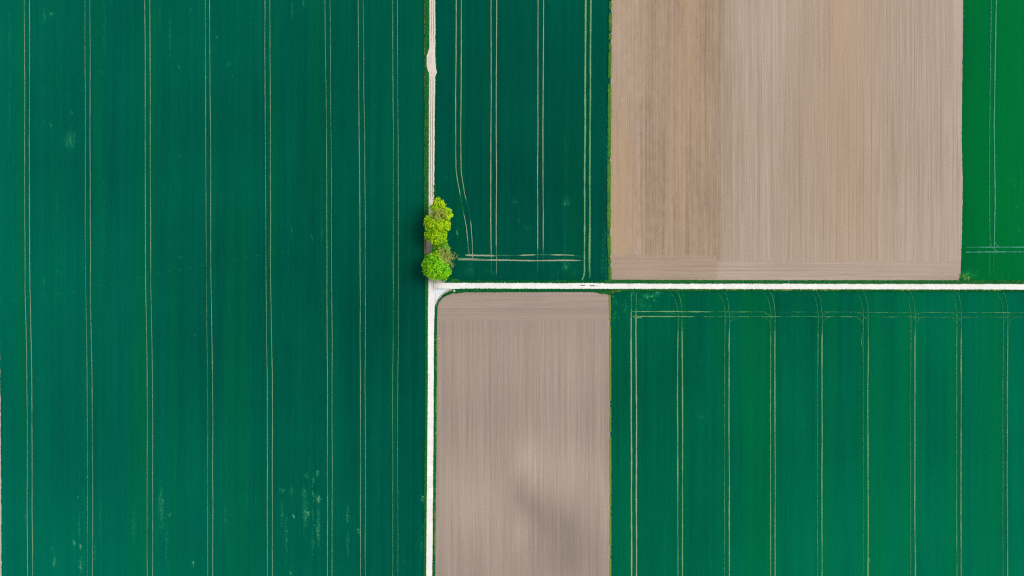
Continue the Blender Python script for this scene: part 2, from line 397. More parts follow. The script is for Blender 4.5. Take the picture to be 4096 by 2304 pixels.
def paint_upper_soil(X, Y):
    zx = (X - 2400) / 0.795; zy = Y / 0.795
    wob = 44 * (vnoise(X * .02, Y * .006, 41) - .5) + 34 * (vnoise(X * .11, Y * .03, 46) - .5)
    tone = np.interp(zx + wob, [40, 70, 190, 205, 260, 330, 345, 400, 445, 460, 515, 535, 565, 690, 760, 900, 960, 1010, 1080, 1200, 1340, 1450, 1520, 1640, 1660, 1700, 1790, 1800, 2600],
                     [.03, -.02, .0, -.12, -.21, -.20, -.16, -.20, -.25, -.19, -.20, -.31, -.25, .0, .06, .08, .03, -.01, .03, .02, .02, .0, .05, .05, .06, .02, .07, .12, .12])
    tone = tone + sstep(640, 560, zx) * (.16 * (vnoise(X * .09, Y * .035, 48) - .5) + .14 * (vnoise(X * .3, Y * .12, 49) - .5))
    warm = np.interp(zx + wob, [40, 60, 120, 190, 210, 320, 360, 400, 415, 440, 450, 520, 530, 570, 600, 1050, 1180, 1260, 1340, 1420, 1600], [.6, .55, .5, .4, .3, .32, .42, .45, .62, .60, .42, .38, .5, .3, .08, .12, .30, .38, .34, .12, .03])
    warm = warm * (0.6 + 0.9 * vnoise(X * .012, Y * .004, 42)) + .34 * blobs(X, Y, [(3370, 150, 70, 260, 1), (3320, 420, 60, 200, .8), (2500, 700, 45, 330, 1.3)])
    warm += 0.5 * sstep(500, 900, zy) * sstep(200, 50, zx) + 0.25 * blobs(X, Y, [(2680, 940, 22, 70, 1.5)])
    left = (zx < 590)
    hy = np.where(left, 1022 + 0 * X, 1046 + 0 * X) + 8 * (vnoise(X * .05, 0 * X, 44) - .5)
    head = sstep(-9, 9, Y - hy + 10 * (vnoise(X * .2, Y * .1, 47) - .5))
    tone = tone * (1 - head) + head * np.where(left, -.05, .07)
    warm = np.where(head > .5, np.where(left, .2, .02), warm)
    straw = 0.35 + 0.3 * vnoise(X * .02, Y * .004, 45) + 0.55 * sstep(950, 1030, Y) * sstep(3250, 3400, X) * (1 - head) + .5 * sstep(2720, 2640, X) * sstep(850, 960, Y)
    straw *= np.where(head > .5, .25, 1)
    tone += 0.02 * sstep(500, 1000, Y) * (zx > 600)
    return {'tone': tone, 'warm': np.clip(warm * 1.05, 0, 1), 'straw': straw, 'head': head}
field('field', 'large bare brown field with fine vertical harrow streaks, above the road', M['soil'],
      interp([(YT, 2447), (0, 2445), (500, 2441), (750, 2438), (1126, 2441)]), interp([(YT, 3856), (0, 3853), (300, 3849), (560, 3847), (760, 3851), (900, 3848), (1050, 3844), (1090, 3842), (1126, 3836)]),
      YT, 1126, 0.4, 0.8, 0.006, paint_upper_soil, 1.6, 9)

THIN_RIGHT = [(4078, 918, 12, 9, .25), (4067, 831, 6, 8, .45), (4060, 740, 4, 5, .4), (4040, 722, 24, 6, .2), (3862, 1108, 26, 16, .8), (3885, 1100, 30, 26, .35), (4085, 760, 5, 120, .2), (4000, 1117, 90, 3, .25)]
def paint_right(X, Y):
    return {'thin': blobs(X, Y, THIN_RIGHT), 'tone': 0.12 * (vnoise(X * .006, Y * .004, 23) - .5) + 0.16 * sstep(3880, 4096, X) - .10 * sstep(3920, 3850, X) - .08 * sstep(985, 1010, Y) + .03}
field('field', 'bright green barley strip at the upper right beside the brown field', M['green'],
      interp([(YT, 3856), (0, 3853), (300, 3849), (560, 3847), (760, 3851), (900, 3848), (1050, 3844), (1090, 3842), (1126, 3836)]), interp([(YT, XR), (YB, XR)]),
      YT, 1126, 0.5, 0.8, 0.0, paint_right, 1.6, 12)

def brown_top(x):
    return np.interp(x, [1730, 1741, 1746, 1752, 1760, 1775, 1800, 1830, 1860, 2373, 2395, 2415, 2445], [1260, 1245, 1226, 1205, 1192, 1182, 1174, 1168, 1165, 1165, 1168, 1175, 1178])
def paint_low_soil(X, Y):
    hy = 1283 + 3 * (vnoise(X * .05, 0 * X, 54) - .5)
    head = sstep(-2, 2, hy - Y)
    tone = 0.05 * (vnoise(X * .01, Y * .004, 51) - .5)
    tone += 0.27 * blobs(X, Y, [(2120, 1850, 66, 110, 1.25), (1900, 1990, 110, 150, 1), (2080, 2120, 30, 90, .8), (2250, 1890, 140, 110, .7), (2425, 2000, 25, 150, .7)]) - .05 * np.exp(-((Y - 1640) / 130) ** 2)
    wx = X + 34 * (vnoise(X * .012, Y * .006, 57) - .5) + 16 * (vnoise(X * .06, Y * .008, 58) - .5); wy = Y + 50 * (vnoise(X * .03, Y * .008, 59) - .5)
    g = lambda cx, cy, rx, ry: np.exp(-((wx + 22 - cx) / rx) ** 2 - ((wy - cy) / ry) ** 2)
    dark_smear = .20 * g(2105, 1955, 34, 60) + .24 * g(2165, 2030, 52, 62) + .20 * g(2240, 2085, 70, 70) + .25 * g(2315, 2175, 115, 135) + .10 * g(2250, 2230, 90, 90)  # soft darker diagonal patch in the soil tone, widening to the lower right
    tone -= dark_smear
    tone -= 0.07 * sstep(2150, 2330, Y) + 0.07 * sstep(1760, 1742, X)
    tone -= 0.12 * np.exp(-((Y - 1243) / 12) ** 2) * sstep(1750, 2350, X) * head + 0.05 * head * sstep(1240, 1190, Y) * 0 + 0.05 * np.exp(-((Y - 1300) / 60) ** 2)
    warm = 0.16 * vnoise(X * .03, Y * .003, 55) + .22 * np.exp(-((Y - 1268) / 8) ** 2)
    straw = 0.12 + 0.55 * np.exp(-((X - 2140) / 70) ** 2 - ((Y - 1900) / 110) ** 2) + .25 * np.exp(-((Y - 1258) / 8) ** 2)
    return {'tone': tone, 'warm': warm, 'straw': straw, 'head': head}
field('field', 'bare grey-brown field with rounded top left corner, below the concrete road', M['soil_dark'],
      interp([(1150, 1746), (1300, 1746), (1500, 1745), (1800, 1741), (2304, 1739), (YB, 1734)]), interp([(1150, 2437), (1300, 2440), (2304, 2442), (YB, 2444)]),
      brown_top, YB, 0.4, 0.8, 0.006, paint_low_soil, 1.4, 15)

THIN_LOW = [(2600, 1183, 26, 7, .55), (2590, 1188, 9, 6, .75), (2617, 1184, 9, 4, .7), (2633, 1166, 13, 8, .75), (2630, 1175, 10, 10, .4), (2617, 1198, 8, 4, .6), (2530, 1172, 4, 7, .8), (2512, 1180, 5, 3, .6), (2463, 1248, 4, 6, .8), (2457, 1275, 3, 12, .6), (2472, 1273, 6, 7, .35),
    (2455, 1190, 7, 4, .55), (2462, 1212, 16, 18, .25), (2500, 1230, 16, 40, .2), (2570, 1215, 18, 30, .25), (2590, 1230, 30, 20, .2), (2700, 1183, 60, 5, .15), (3475, 2240, 4, 16, .7), (2840, 1835, 3, 3, .5), (2565, 1320, 8, 60, .15), (2810, 1665, 20, 10, .2), (2805, 1455, 6, 20, .2)]
for k in range(40):
    THIN_LOW.append((random.uniform(2450, 4090), random.uniform(1170, 2300), random.uniform(1.5, 3), random.uniform(2, 9), random.uniform(.1, .25)))
def paint_low(X, Y):
    tone = 0.10 * (vnoise(X * .004, Y * .003, 24) - .5) + 0.15 * sstep(2600, 4000, X) + 0.14 * sstep(1400, 2300, Y) + 0.12 * (vnoise(X * .03, Y * .0015, 27) - .5) + .02 - 0.05 * sstep(1330, 1200, Y) - .03  # right and bottom lifted: view-angle brightening of the canopy painted into tone
    tone -= 0.10 * sstep(2520, 2440, X)
    return {'thin': blobs(X, Y, THIN_LOW), 'tone': tone}
field('field', 'green wheat field with looping headland wheel tracks, at the lower right below the road', M['teal_low'],
      interp([(1150, 2437), (1300, 2440), (2304, 2442), (YB, 2444)]), interp([(YT, XR), (YB, XR)]), 1162, YB, 0.4, 0.8, 0.0, paint_low, 1.6, 19)

# ------------------------------------------------------------------ wheel tracks
def ribbon(pts, half, strg, step=0.6, jit=0.05, seed=0):
    """pts: photo-pixel polyline; strg: list of (fraction, strength) along it. Returns verts, faces, strengths (3 across)."""
    P = np.array([W(*p) for p in pts]); seg = np.hypot(*np.diff(P, axis=0).T); d = np.concatenate([[0], np.cumsum(seg)])
    n = max(3, int(d[-1] / step)); u = np.linspace(0, d[-1], n)
    x = np.interp(u, d, P[:, 0]); y = np.interp(u, d, P[:, 1])
    if len(pts) > 3:   # round the corners a little
        for _ in range(3):
            x[1:-1] = (x[:-2] + 2 * x[1:-1] + x[2:]) / 4; y[1:-1] = (y[:-2] + 2 * y[1:-1] + y[2:]) / 4
    tx = np.gradient(x); ty = np.gradient(y); l = np.hypot(tx, ty); nx, ny = -ty / l, tx / l
    off = (vnoise(u * .06, 0 * u, seed) - .5) * jit * 4 + (vnoise(u * .8, 0 * u + 3, seed) - .5) * jit
    x = x + nx * off; y = y + ny * off
    hw = half * (0.65 + 0.45 * vnoise(u * .35, 0 * u + 7, seed) + 0.35 * vnoise(u * .05, 0 * u + 17, seed))
    f = u / d[-1]; s = np.interp(f, [a for a, b in strg], [b for a, b in strg])
    v = np.zeros((n, 3, 2)); v[:, 0, 0] = x + nx * hw; v[:, 0, 1] = y + ny * hw; v[:, 1, 0] = x; v[:, 1, 1] = y; v[:, 2, 0] = x - nx * hw; v[:, 2, 1] = y - ny * hw
    st = np.zeros((n, 3)); st[:, 1] = s
    F = []
    for i in range(n - 1):
        b = 3 * i
        F += [(b, b + 3, b + 4, b + 1), (b + 1, b + 4, b + 5, b + 2)]
    return v.reshape(-1, 2), F, st.ravel()

TZ = [0.012]
def wheel_track(label, lines, mat='track', half=0.23, jit=0.05):
    V, F, A = [], [], []
    for k, (pts, strg) in enumerate(lines):
        TZ[0] += 0.0012
        v, f, a = ribbon(pts, half, strg, jit=jit, seed=int(TZ[0] * 1e5) % 997 + k)
        b = len(V); V += [(p[0], p[1], TZ[0]) for p in v]; F += [tuple(i + b for i in q) for q in f]; A += a.tolist()
    return tag(mesh_obj('wheel_track', V, F, M[mat], attrs={'strength': A}), label, 'wheel track', 'structure')

ORD = ['first', 'second', 'third', 'fourth', 'fifth', 'sixth', 'seventh', 'eighth', 'ninth']
LEFT = [((98, 118), (100, 119), (110, 130)), ((340, 360), (342, 362), (351, 371)), ((580, 600), (583, 603), (589, 610)), ((820, 839), (825, 844), (831, 851)), ((1059, 1080), (1064, 1083), (1069, 1089)),
        ((1300, 1320), (1308, 1327), (1310, 1329)), ((1432, 1452), (1440, 1461), (1442, 1461)), ((1571, 1590), (1574, 1594), (1571, 1591))]
LS = [[(.8, .95)], [(.55, .8)], [(.8, .85)], [(.6, .85)], [(.75, .85)], [(.8, .65)], [(.85, .65)], [(.6, .6)]]
for i, (a, b, c) in enumerate(LEFT):
    ln = []
    for k in (0, 1):
        s = LS[i][0][k] * 1.0
        yy = 1400
        pts = [(a[k] - 4, YT), (a[k], 0), (b[k] - 1, 700), (b[k], 1152), (c[k] - 2 if i < 2 else c[k], 1500), (c[k], 2304), (c[k] + 2, YB)]
        prof = [(f, float(np.clip(s * .80 * (0.55 + 0.75 * vnoise(np.array([f * 23.0 + i * 3.3 + k * 17]), np.array([.5]), 61)[0]), .2, 1.0))) for f in np.linspace(0, 1, 34)]
        ln.append((pts, prof))
    wheel_track('pair of straight tan wheel tracks down the left wheat field, %s pair from the left edge' % ORD[i], ln, 'track_wheat')

# tracks of the narrow field
wheel_track('pair of wheel tracks that bends towards the row of trees', [
    ([(1826, YT), (1825, 0), (1823, 400), (1823, 678), (1827, 708), (1838, 764), (1852, 837), (1857, 860), (1866, 905), (1871, 959), (1873, 1000), (1878, 1017)], [(0, .9), (.79, .85), (.86, .85), (.87, .25), (.905, .25), (.915, .8), (.965, .8), (.975, .3), (1, .5)]),
    ([(1847, YT), (1846, 0), (1844, 400), (1844, 682), (1849, 718), (1860, 783), (1872, 820), (1880, 863), (1885, 902), (1888, 959), (1890, 1034)], [(0, .9), (.80, .9), (.865, .9), (.875, .22), (.915, .22), (.925, .8), (.96, .85), (1, .6)])])
wheel_track('pair of pale wheel tracks, second from the sandy track in the narrow field', [
    ([(1966, YT), (1965, 0), (1964, 1010), (1966, 1080), (1966, 1120)], [(0, .9), (.93, .95), (.945, .55), (.965, .25), (1, .12)]), ([(1987, YT), (1986, 0), (1985, 985), (1986, 1040), (1985, 1085), (1990, 1120)], [(0, .9), (.92, .95), (.935, .4), (.965, .5), (.98, .4), (1, .12)])])
wheel_track('pair of pale wheel tracks, third from the sandy track in the narrow field', [
    ([(2153, YT), (2153, 0), (2151, 500), (2151, 990), (2151, 1120)], [(0, .9), (.92, .95), (.94, .3), (.96, .25), (1, .05)]), ([(2174, YT), (2175, 0), (2172, 500), (2172, 990), (2172, 1120)], [(0, .9), (.92, .95), (.94, .3), (.96, .25), (1, .05)])])
wheel_track('pair of wheel tracks beside the large brown field, curling at the road', [
    ([(2344, YT), (2343, 0), (2341, 500), (2338, 860), (2339, 1080), (2336, 1108), (2328, 1121)], [(0, .85), (.7, .75), (.9, .75), (1, .6)]), ([(2365, YT), (2364, 0), (2361, 500), (2359, 900), (2357, 1050), (2359, 1100), (2358, 1112)], [(0, .8), (.7, .55), (.88, .6), (.95, .75), (1, .3)])], 'track_pale', 0.5)
wheel_track('horizontal pair of wheel tracks along the headland above the concrete road', [
    ([(1860, 1020), (1971, 1022), (2012, 1021), (2090, 1021), (2140, 1020), (2210, 1020), (2280, 1021), (2330, 1026)], [(0, .3), (.03, .85), (.22, .9), (.26, .3), (.45, .25), (.50, .75), (.57, .7), (.6, .25), (.72, .3), (.78, .75), (.9, .7), (.94, .25), (1, .1)]),
    ([(1832, 1039), (1870, 1038), (1960, 1041), (2150, 1042), (2260, 1041), (2310, 1042), (2330, 1043)], [(0, .5), (.1, .95), (.3, .95), (.55, .8), (.75, .75), (.84, 1.), (.94, .8), (1, .2)]),
    ([(1830, 1033), (1860, 1034), (1900, 1036), (1950, 1038)], [(0, .5), (.5, .5), (1, .2)])], 'track', 0.42)

# tracks of the lower right field
LOW = [(2525.5, 2545.5), (2711, 2730.5), (2898, 2917), (3082.5, 3101), (3270, 3288.5), (3454, 3472), (3641.5, 3660), (3826.5, 3844), (4011, 4029), (4196, 4215)]
LOWTOP = [(2525, 2544), (2712, 2728), (2900, 2917), (3083, 3100), (3272, 3288), (3453, 3472), (3643, 3660), (3827, 3845), (4012, 4030), (4198, 4217)]
for i, (a, b) in enumerate(LOW):
    ta, tb = LOWTOP[i]
    s = [(.85, .8), (.6, .75), (.35, .7), (.5, .6), (.35, .65), (.3, .6), (.3, .65), (.4, .55), (.3, .45), (.3, .4)][i]
    ln = []
    for k, (x, tx) in enumerate(((a, ta), (b, tb))):
        prof = [(0, .3), (.03, .3)] + [(f, float(np.clip(s[k] * (0.7 + .6 * vnoise(np.array([f * 11.0 + i * 5.1 + k * 13]), np.array([.5]), 62)[0]), .18, 1.0))) for f in np.linspace(.06, 1, 14)]
        if i == 0:
            pts = [(tx, 1170), (tx, 1300), (x, 1700), (x + 1, 2304), (x + 2, YB)]; prof[0] = (0, .35)
        else:
            pts = [(tx, 1247), (tx, 1320), (x - 1, 1700), (x, 2304), (x + 1, YB)]
        ln.append((pts, prof))
    if i:
        ln.append(([(ta, 1250), (ta - 6, 1213), (ta - 14, 1189), (ta - 28, 1168)], [(0, .30), (.4, .26), (1, .16)]))
        ln.append(([(tb, 1250), (tb - 5, 1204), (tb - 12, 1178), (tb - 22, 1165)], [(0, .30), (.4, .28), (1, .26)]))
    if i in (2, 4, 6, 8):   # loops turning right into the headland track
        ln.append(([(tb, 1300), (tb + 4, 1286), (tb + 14, 1275), (tb + 28, 1269), (tb + 52, 1267)], [(0, .2), (.3, .3), (1, .2)]))
        ln.append(([(ta + 1, 1296), (ta + 7, 1278), (ta + 20, 1260), (ta + 36, 1251), (ta + 60, 1248)], [(0, .15), (.4, .25), (1, .2)]))
    if i in (3, 5, 7, 9):   # loops turning left
        ln.append(([(ta, 1306), (ta - 4, 1287), (ta - 14, 1275), (ta - 30, 1268), (ta - 52, 1267)], [(0, .2), (.3, .3), (1, .2)]))
        ln.append(([(tb - 1, 1300), (tb - 5, 1280), (tb - 18, 1263), (tb - 36, 1252), (tb - 60, 1248)], [(0, .2), (.4, .28), (1, .2)]))
    if i == 1:
        ln.append(([(ta - 66, 1249), (ta - 30, 1252), (ta - 4, 1260)], [(0, .15), (.7, .28), (1, .2)]))
        ln.append(([(tb + 14, 1249), (tb + 4, 1262), (tb - 2, 1280)], [(0, .25), (.6, .2), (1, .1)]))
    if i == 5:
        ln.append(([(ta - 2, 1330), (ta - 8, 1365), (ta - 3, 1395), (ta + 1, 1420)], [(0, .25), (.4, .4), (1, .2)]))
    if i < 9:
        wheel_track('pair of vertical wheel tracks in the lower right wheat field, %s pair from the bare field' % ORD[i], ln, 'track_pale' if i else 'track', 0.36, 0.05)
    else:
        wheel_track('pair of vertical wheel tracks beyond the right end of the lower wheat field', ln, 'track_pale', 0.42, 0.06)
def dashes(n, lo, hi, seed, head=None):
    out = [(f, float(lo + (hi - lo) * vnoise(np.array([f * n]), np.array([.5]), seed)[0] ** 1.3)) for f in np.linspace(0, 1, n)]
    if head: out = head + [o for o in out if o[0] > head[-1][0]]
    return out
wheel_track('horizontal pair of pale headland wheel tracks running right below the concrete road', [
    ([(2524, 1247), (2700, 1247), (3300, 1248), (4096, 1249.5), (XR, 1251)], dashes(110, .10, .55, 71, [(0, .3), (.02, .6), (.04, .55), (.06, .75), (.09, .4), (.1, .75), (.12, .5)])),
    ([(2524, 1265), (2620, 1266), (3300, 1267), (4096, 1269), (XR, 1270)], dashes(110, .12, .5, 73, [(0, .3), (.02, .9), (.06, .75), (.07, .6), (.1, .5)])),
    ([(2536, 1271), (2566, 1271)], [(0, .7), (1, .5)])], 'track_pale', 0.34)

# tracks of the barley strip
wheel_track('pair of thin pale wheel tracks in the bright green barley strip, turning at the headland', [
    ([(3967, YT), (3965, 0), (3957, 500), (3959, 980)], [(0, .5), (.4, .35), (1, .32)]), ([(3987, YT), (3985, 0), (3976, 500), (3979, 800), (3976, 985)], [(0, .55), (.4, .5), (1, .55)]),
    ([(3864, 989), (3960, 989), (4096, 989), (XR, 990)], [(0, .3), (.1, .5), (.2, .4), (1, .4)]), ([(3860, 1008), (3960, 1008), (4096, 1008), (XR, 1009)], [(0, .4), (.05, .55), (.2, .4), (1, .4)]),
    ([(3958, 960), (3961, 978), (3972, 994), (3990, 1008), (4020, 1013)], [(0, .25), (.6, .4), (1, .15)]), ([(3977, 962), (3981, 976), (3990, 986), (4005, 990)], [(0, .25), (.6, .4), (1, .2)]),
    ([(3958, 1012), (3957, 1060), (3959, 1115)], [(0, .22), (1, .16)]), ([(3975, 1012), (3972, 1060), (3972, 1115)], [(0, .22), (1, .16)])], 'track_teal', 0.36)

# ------------------------------------------------------------------ roads
def strip(name, label, cat, mat, left, right, u0, u1, axis, z0, z1, nu, nv, paint, wob=0.6, seed=0):
    """road slab: top sheet with soft rough edges and real sides. axis 'x': runs along x between left(x)/right(x) rows; axis 'y' likewise."""
    u = np.linspace(u0, u1, nu); v = np.linspace(0, 1, nv)
    U, Vv = np.meshgrid(u, v, indexing='ij')
    l = left(U) + wob * (vnoise(U * .25, 0 * U, seed) - .5) * 2 + wob * (vnoise(U * .06, 0 * U, seed + 3) - .5) * 2
    r = right(U) + wob * (vnoise(U * .25, 0 * U + 5, seed) - .5) * 2 + wob * (vnoise(U * .06, 0 * U + 5, seed + 3) - .5) * 2
    C = l + (r - l) * Vv
    X, Y = (U, C) if axis == 'x' else (C, U)
    at = {k: np.asarray(q, float).ravel().tolist() for k, q in paint(X, Y, Vv).items()}
    V = np.stack([(X - 2048) * S, (1152 - Y) * S, np.full_like(X, z1)], -1).reshape(-1, 3).tolist()
    F = []
    for i in range(nu - 1):
        for j in range(nv - 1):
            a = i * nv + j; q = (a, a + 1, a + nv + 1, a + nv)
            F.append(q if axis == 'x' else q[::-1])
    for col in (0, nv - 1):     # skirts
        b = len(V)
        for i in range(nu):
            p = V[i * nv + col]; V.append((p[0], p[1], z0))
            for k in at: at[k].append(at[k][i * nv + col])
        for i in range(nu - 1): F.append((i * nv + col, (i + 1) * nv + col, b + i + 1, b + i))
    return tag(mesh_obj(name, V, F, mat, attrs=at), label, cat, 'structure')

def dirt_h(X, Y, v):
    d = 0.5 * np.exp(-((X - 1727) / 12) ** 2)
    d += 0.55 * sstep(1829, 1745, X) * sstep(.25, 0, v) + .3 * sstep(1795, 1745, X)
    d += 0.65 * sstep(.86, 1., v) * (np.exp(-((X - 2350) / 45) ** 2) * 1.3 + .30 * vnoise(X * .02, 0 * X, 81)) + .35 * sstep(.12, 0, v) * vnoise(X * .03, 0 * X, 82) ** 2
    d += 0.30 * vnoise(X * .08, Y * .5, 83) ** 3 + .22 * blobs(X, Y, [(1885, 1139, 5, 3, 1.5), (1962, 1147, 3, 3, 1.2), (1900, 1135, 4, 2, .8), (2520, 1143, 18, 2, 1.1), (2790, 1136, 20, 3, .9), (2830, 1142, 25, 3, .8), (2935, 1147, 5, 5, .6)])
    return {'dirt': np.clip(d, 0, 1)}
strip('road', 'white concrete farm road running right from the junction', 'road', M['road_x'],
      interp([(1700, 1129), (1790, 1129.5), (1830, 1129), (2560, 1130.7), (3200, 1132), (4096, 1133), (XR, 1134)]), interp([(1700, 1156), (1830, 1155.5), (2440, 1157), (3200, 1158.7), (4096, 1160.3), (XR, 1161)]),
      1740.5, XR, 'x', -0.02, 0.05, 1600, 9, dirt_h, 0.35, 31)
def dirt_v(X, Y, v):
    rut = 0.95 * np.exp(-((X - 1734) / 2.2) ** 2) * sstep(1175, 1150, Y) + .5 * np.exp(-((X - 1727.5) / 1.8) ** 2) * sstep(1165, 1145, Y)
    d = rut + .5 * sstep(1136, 1118, Y) + .16 * sstep(1180, 1140, Y) + .5 * (sstep(.08, 0, v) + .5 * sstep(.93, 1, v)) * vnoise(X * .1, Y * .04, 84)
    d += .5 * blobs(X, Y, [(1713, 1250, 2, 40, .8), (1723, 1700, 2, 40, .15)])
    d = d * sstep(2400, 1300, Y) ** .4 + 0.02
    return {'dirt': np.clip(d, 0, 1)}
strip('road', 'white concrete farm road running down from the junction', 'road', M['road_y'],
      interp([(1118, 1713), (1180, 1713), (1240, 1710.5), (1300, 1710.5), (1780, 1708), (1850, 1707.7), (2304, 1703.5), (YB, 1697)]), interp([(1118, 1740), (1180, 1740), (1240, 1739), (1300, 1737), (1780, 1734.5), (1850, 1733.7), (2304, 1730.5), (YB, 1724)]),
      1118, YB, 'y', -0.02, 0.05, 1100, 9, dirt_v, 0.3, 37)

def paint_track(X, Y, v):
    fade = 1 - 0.95 * np.exp(-((Y - 235) / 75) ** 2) - .8 * sstep(775, 810, Y)
    g = (1.0 * np.exp(-((v - .36) / .045) ** 2) + .95 * np.exp(-((v - .68) / .055) ** 2)) * np.clip(fade, 0, 1)
    g += .62 * sstep(.94, 1.0, v) * vnoise(Y * .2, 0 * Y, 91) + .45 * sstep(.07, 0, v) * vnoise(Y * .15, 0 * Y, 92)
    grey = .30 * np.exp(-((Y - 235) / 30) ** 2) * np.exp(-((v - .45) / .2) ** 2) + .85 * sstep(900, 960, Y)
    return {'grassy': g, 'grey': grey}
strip('path', 'sandy gravel track with two grassy lines running up from the junction', 'track', M['gravel'],
      interp([(YT, 1718), (0, 1716), (190, 1716.5), (215, 1710), (228, 1703), (270, 1704), (292, 1714), (480, 1714), (700, 1713), (860, 1713), (940, 1704), (1020, 1706), (1080, 1711), (1119, 1713)]), interp([(YT, 1743), (0, 1741), (180, 1741), (230, 1741), (275, 1744), (290, 1747), (305, 1741), (480, 1738.5), (700, 1737.5), (860, 1737), (960, 1733), (1119, 1739)]),
      YT, 1119, 'y', -0.02, 0.03, 900, 33, paint_track, 0.7, 41)
def paint_none(X, Y, v): return {'dirt': 0 * X}
strip('path', 'sandy field path along the far left edge, beside the wheat', 'track', M['sand'],
      interp([(YT, -70), (1300, -46), (2304, -34), (YB, -24)]), interp([(YT, -24), (1300, -3), (1700, 3), (2304, 6), (YB, 12)]), YT, YB, 'y', -0.02, 0.016, 700, 5, lambda X, Y, v: {}, 1.2, 47)

# fillet slab of newer concrete in the junction's inner corner
arc = [(1741.0, 1157.2), (1800, 1157.2), (1789, 1160.5), (1776, 1167), (1766, 1175), (1757, 1186), (1749, 1198), (1744, 1210), (1741, 1222)]
V = [(*W(*p), 0.062) for p in arc] + [(*W(*p), -0.02) for p in arc]; n = len(arc)
F = [tuple(range(n))[::-1]] + [(i, (i + 1) % n, n + (i + 1) % n, n + i) for i in range(n)]
tag(mesh_obj('pavement', V, F, M['slab']), 'blue-grey concrete corner slab in the inside bend of the road junction', 'pavement', 'structure')

def ground_patch(name, label, cat, mat, outline, z, kind='structure', attr=None, rough=0.12, seed=0):
    """small irregular flat patch; outline in photo pixels, roughened"""
    P = np.array([W(*p) for p in outline]); Q = np.vstack([P, P[:1]])
    seg = np.hypot(*np.diff(Q, axis=0).T); d = np.concatenate([[0], np.cumsum(seg)]); m = max(12, int(d[-1] / 0.25))
    u = np.linspace(0, d[-1], m, endpoint=False)
    x = np.interp(u, d, Q[:, 0]) + rng.normal(0, rough, m); y = np.interp(u, d, Q[:, 1]) + rng.normal(0, rough, m)
    from mathutils.geometry import tessellate_polygon
    pts = [Vector((a, b, z)) for a, b in zip(x, y)]
    tris = [tuple(t) for t in tessellate_polygon([pts])]
    o = mesh_obj(name, [tuple(p) for p in pts], tris, mat, attrs={attr: np.full(m, .4)} if attr else None)
    return tag(o, label, cat, kind)
ground_patch('path', 'sandy shoulder strip around the junction corner slab', 'shoulder', M['sand'],
             [(1741, 1224), (1744, 1211), (1749, 1199), (1757, 1187), (1766, 1176), (1776, 1168), (1789, 1161), (1805, 1158), (1830, 1157), (1830, 1160), (1810, 1161), (1796, 1165), (1780, 1173), (1768, 1183), (1757, 1196), (1750, 1209), (1746, 1226)], 0.02)
ground_patch('path', 'grey gravel apron under the bottom tree at the junction', 'shoulder', M['sand'],
             [(1712, 1090), (1740, 1105), (1766, 1119), (1774, 1129), (1760, 1131), (1740, 1131), (1714, 1131)], 0.036)
for (a, b, w) in ((1824, 1860, 3), (1866, 1905, 3), (1940, 2010, 3), (2020, 2090, 2), (2100, 2160, 2.5), (2180, 2250, 3), (2255, 2288, 5), (2380, 2396, 2.5), (2530, 2540, 3)):
    ground_patch('path', 'pale gravel spill along the upper edge of the concrete road', 'shoulder', M['sand'],
                 [(a, 1130.5), (a + (b - a) * .3, 1129.5 - w * .6), (a + (b - a) * .7, 1129.5 - w), (b, 1130.5)], 0.03, 'stuff', rough=.07)
# mud dropped on the road
for k, ol in enumerate(([(2311, 1143), (2320, 1142), (2326, 1140), (2334, 1139), (2338, 1140), (2342, 1141), (2342, 1143.5), (2334, 1144), (2328, 1144.5), (2318, 1143.5)],
           [(2345, 1143.3), (2351, 1142.2), (2349, 1143.6)],
           [(2354, 1143.5), (2358, 1141), (2364, 1140.2), (2368, 1139), (2374, 1140.3), (2380, 1142), (2384, 1143.6), (2376, 1145.2), (2364, 1145.4), (2358, 1144.5)],
           [(2385, 1143.5), (2390, 1143), (2398, 1144.3), (2390, 1145), (2386, 1144.6)])):
    ground_patch('mud', 'dark mud patch dried on the white concrete road, %s' % ['long left one', 'tiny middle one', 'largest one', 'thin right tail'][k], 'mud', M['mud'], ol, 0.058, 'stuff', rough=.05)

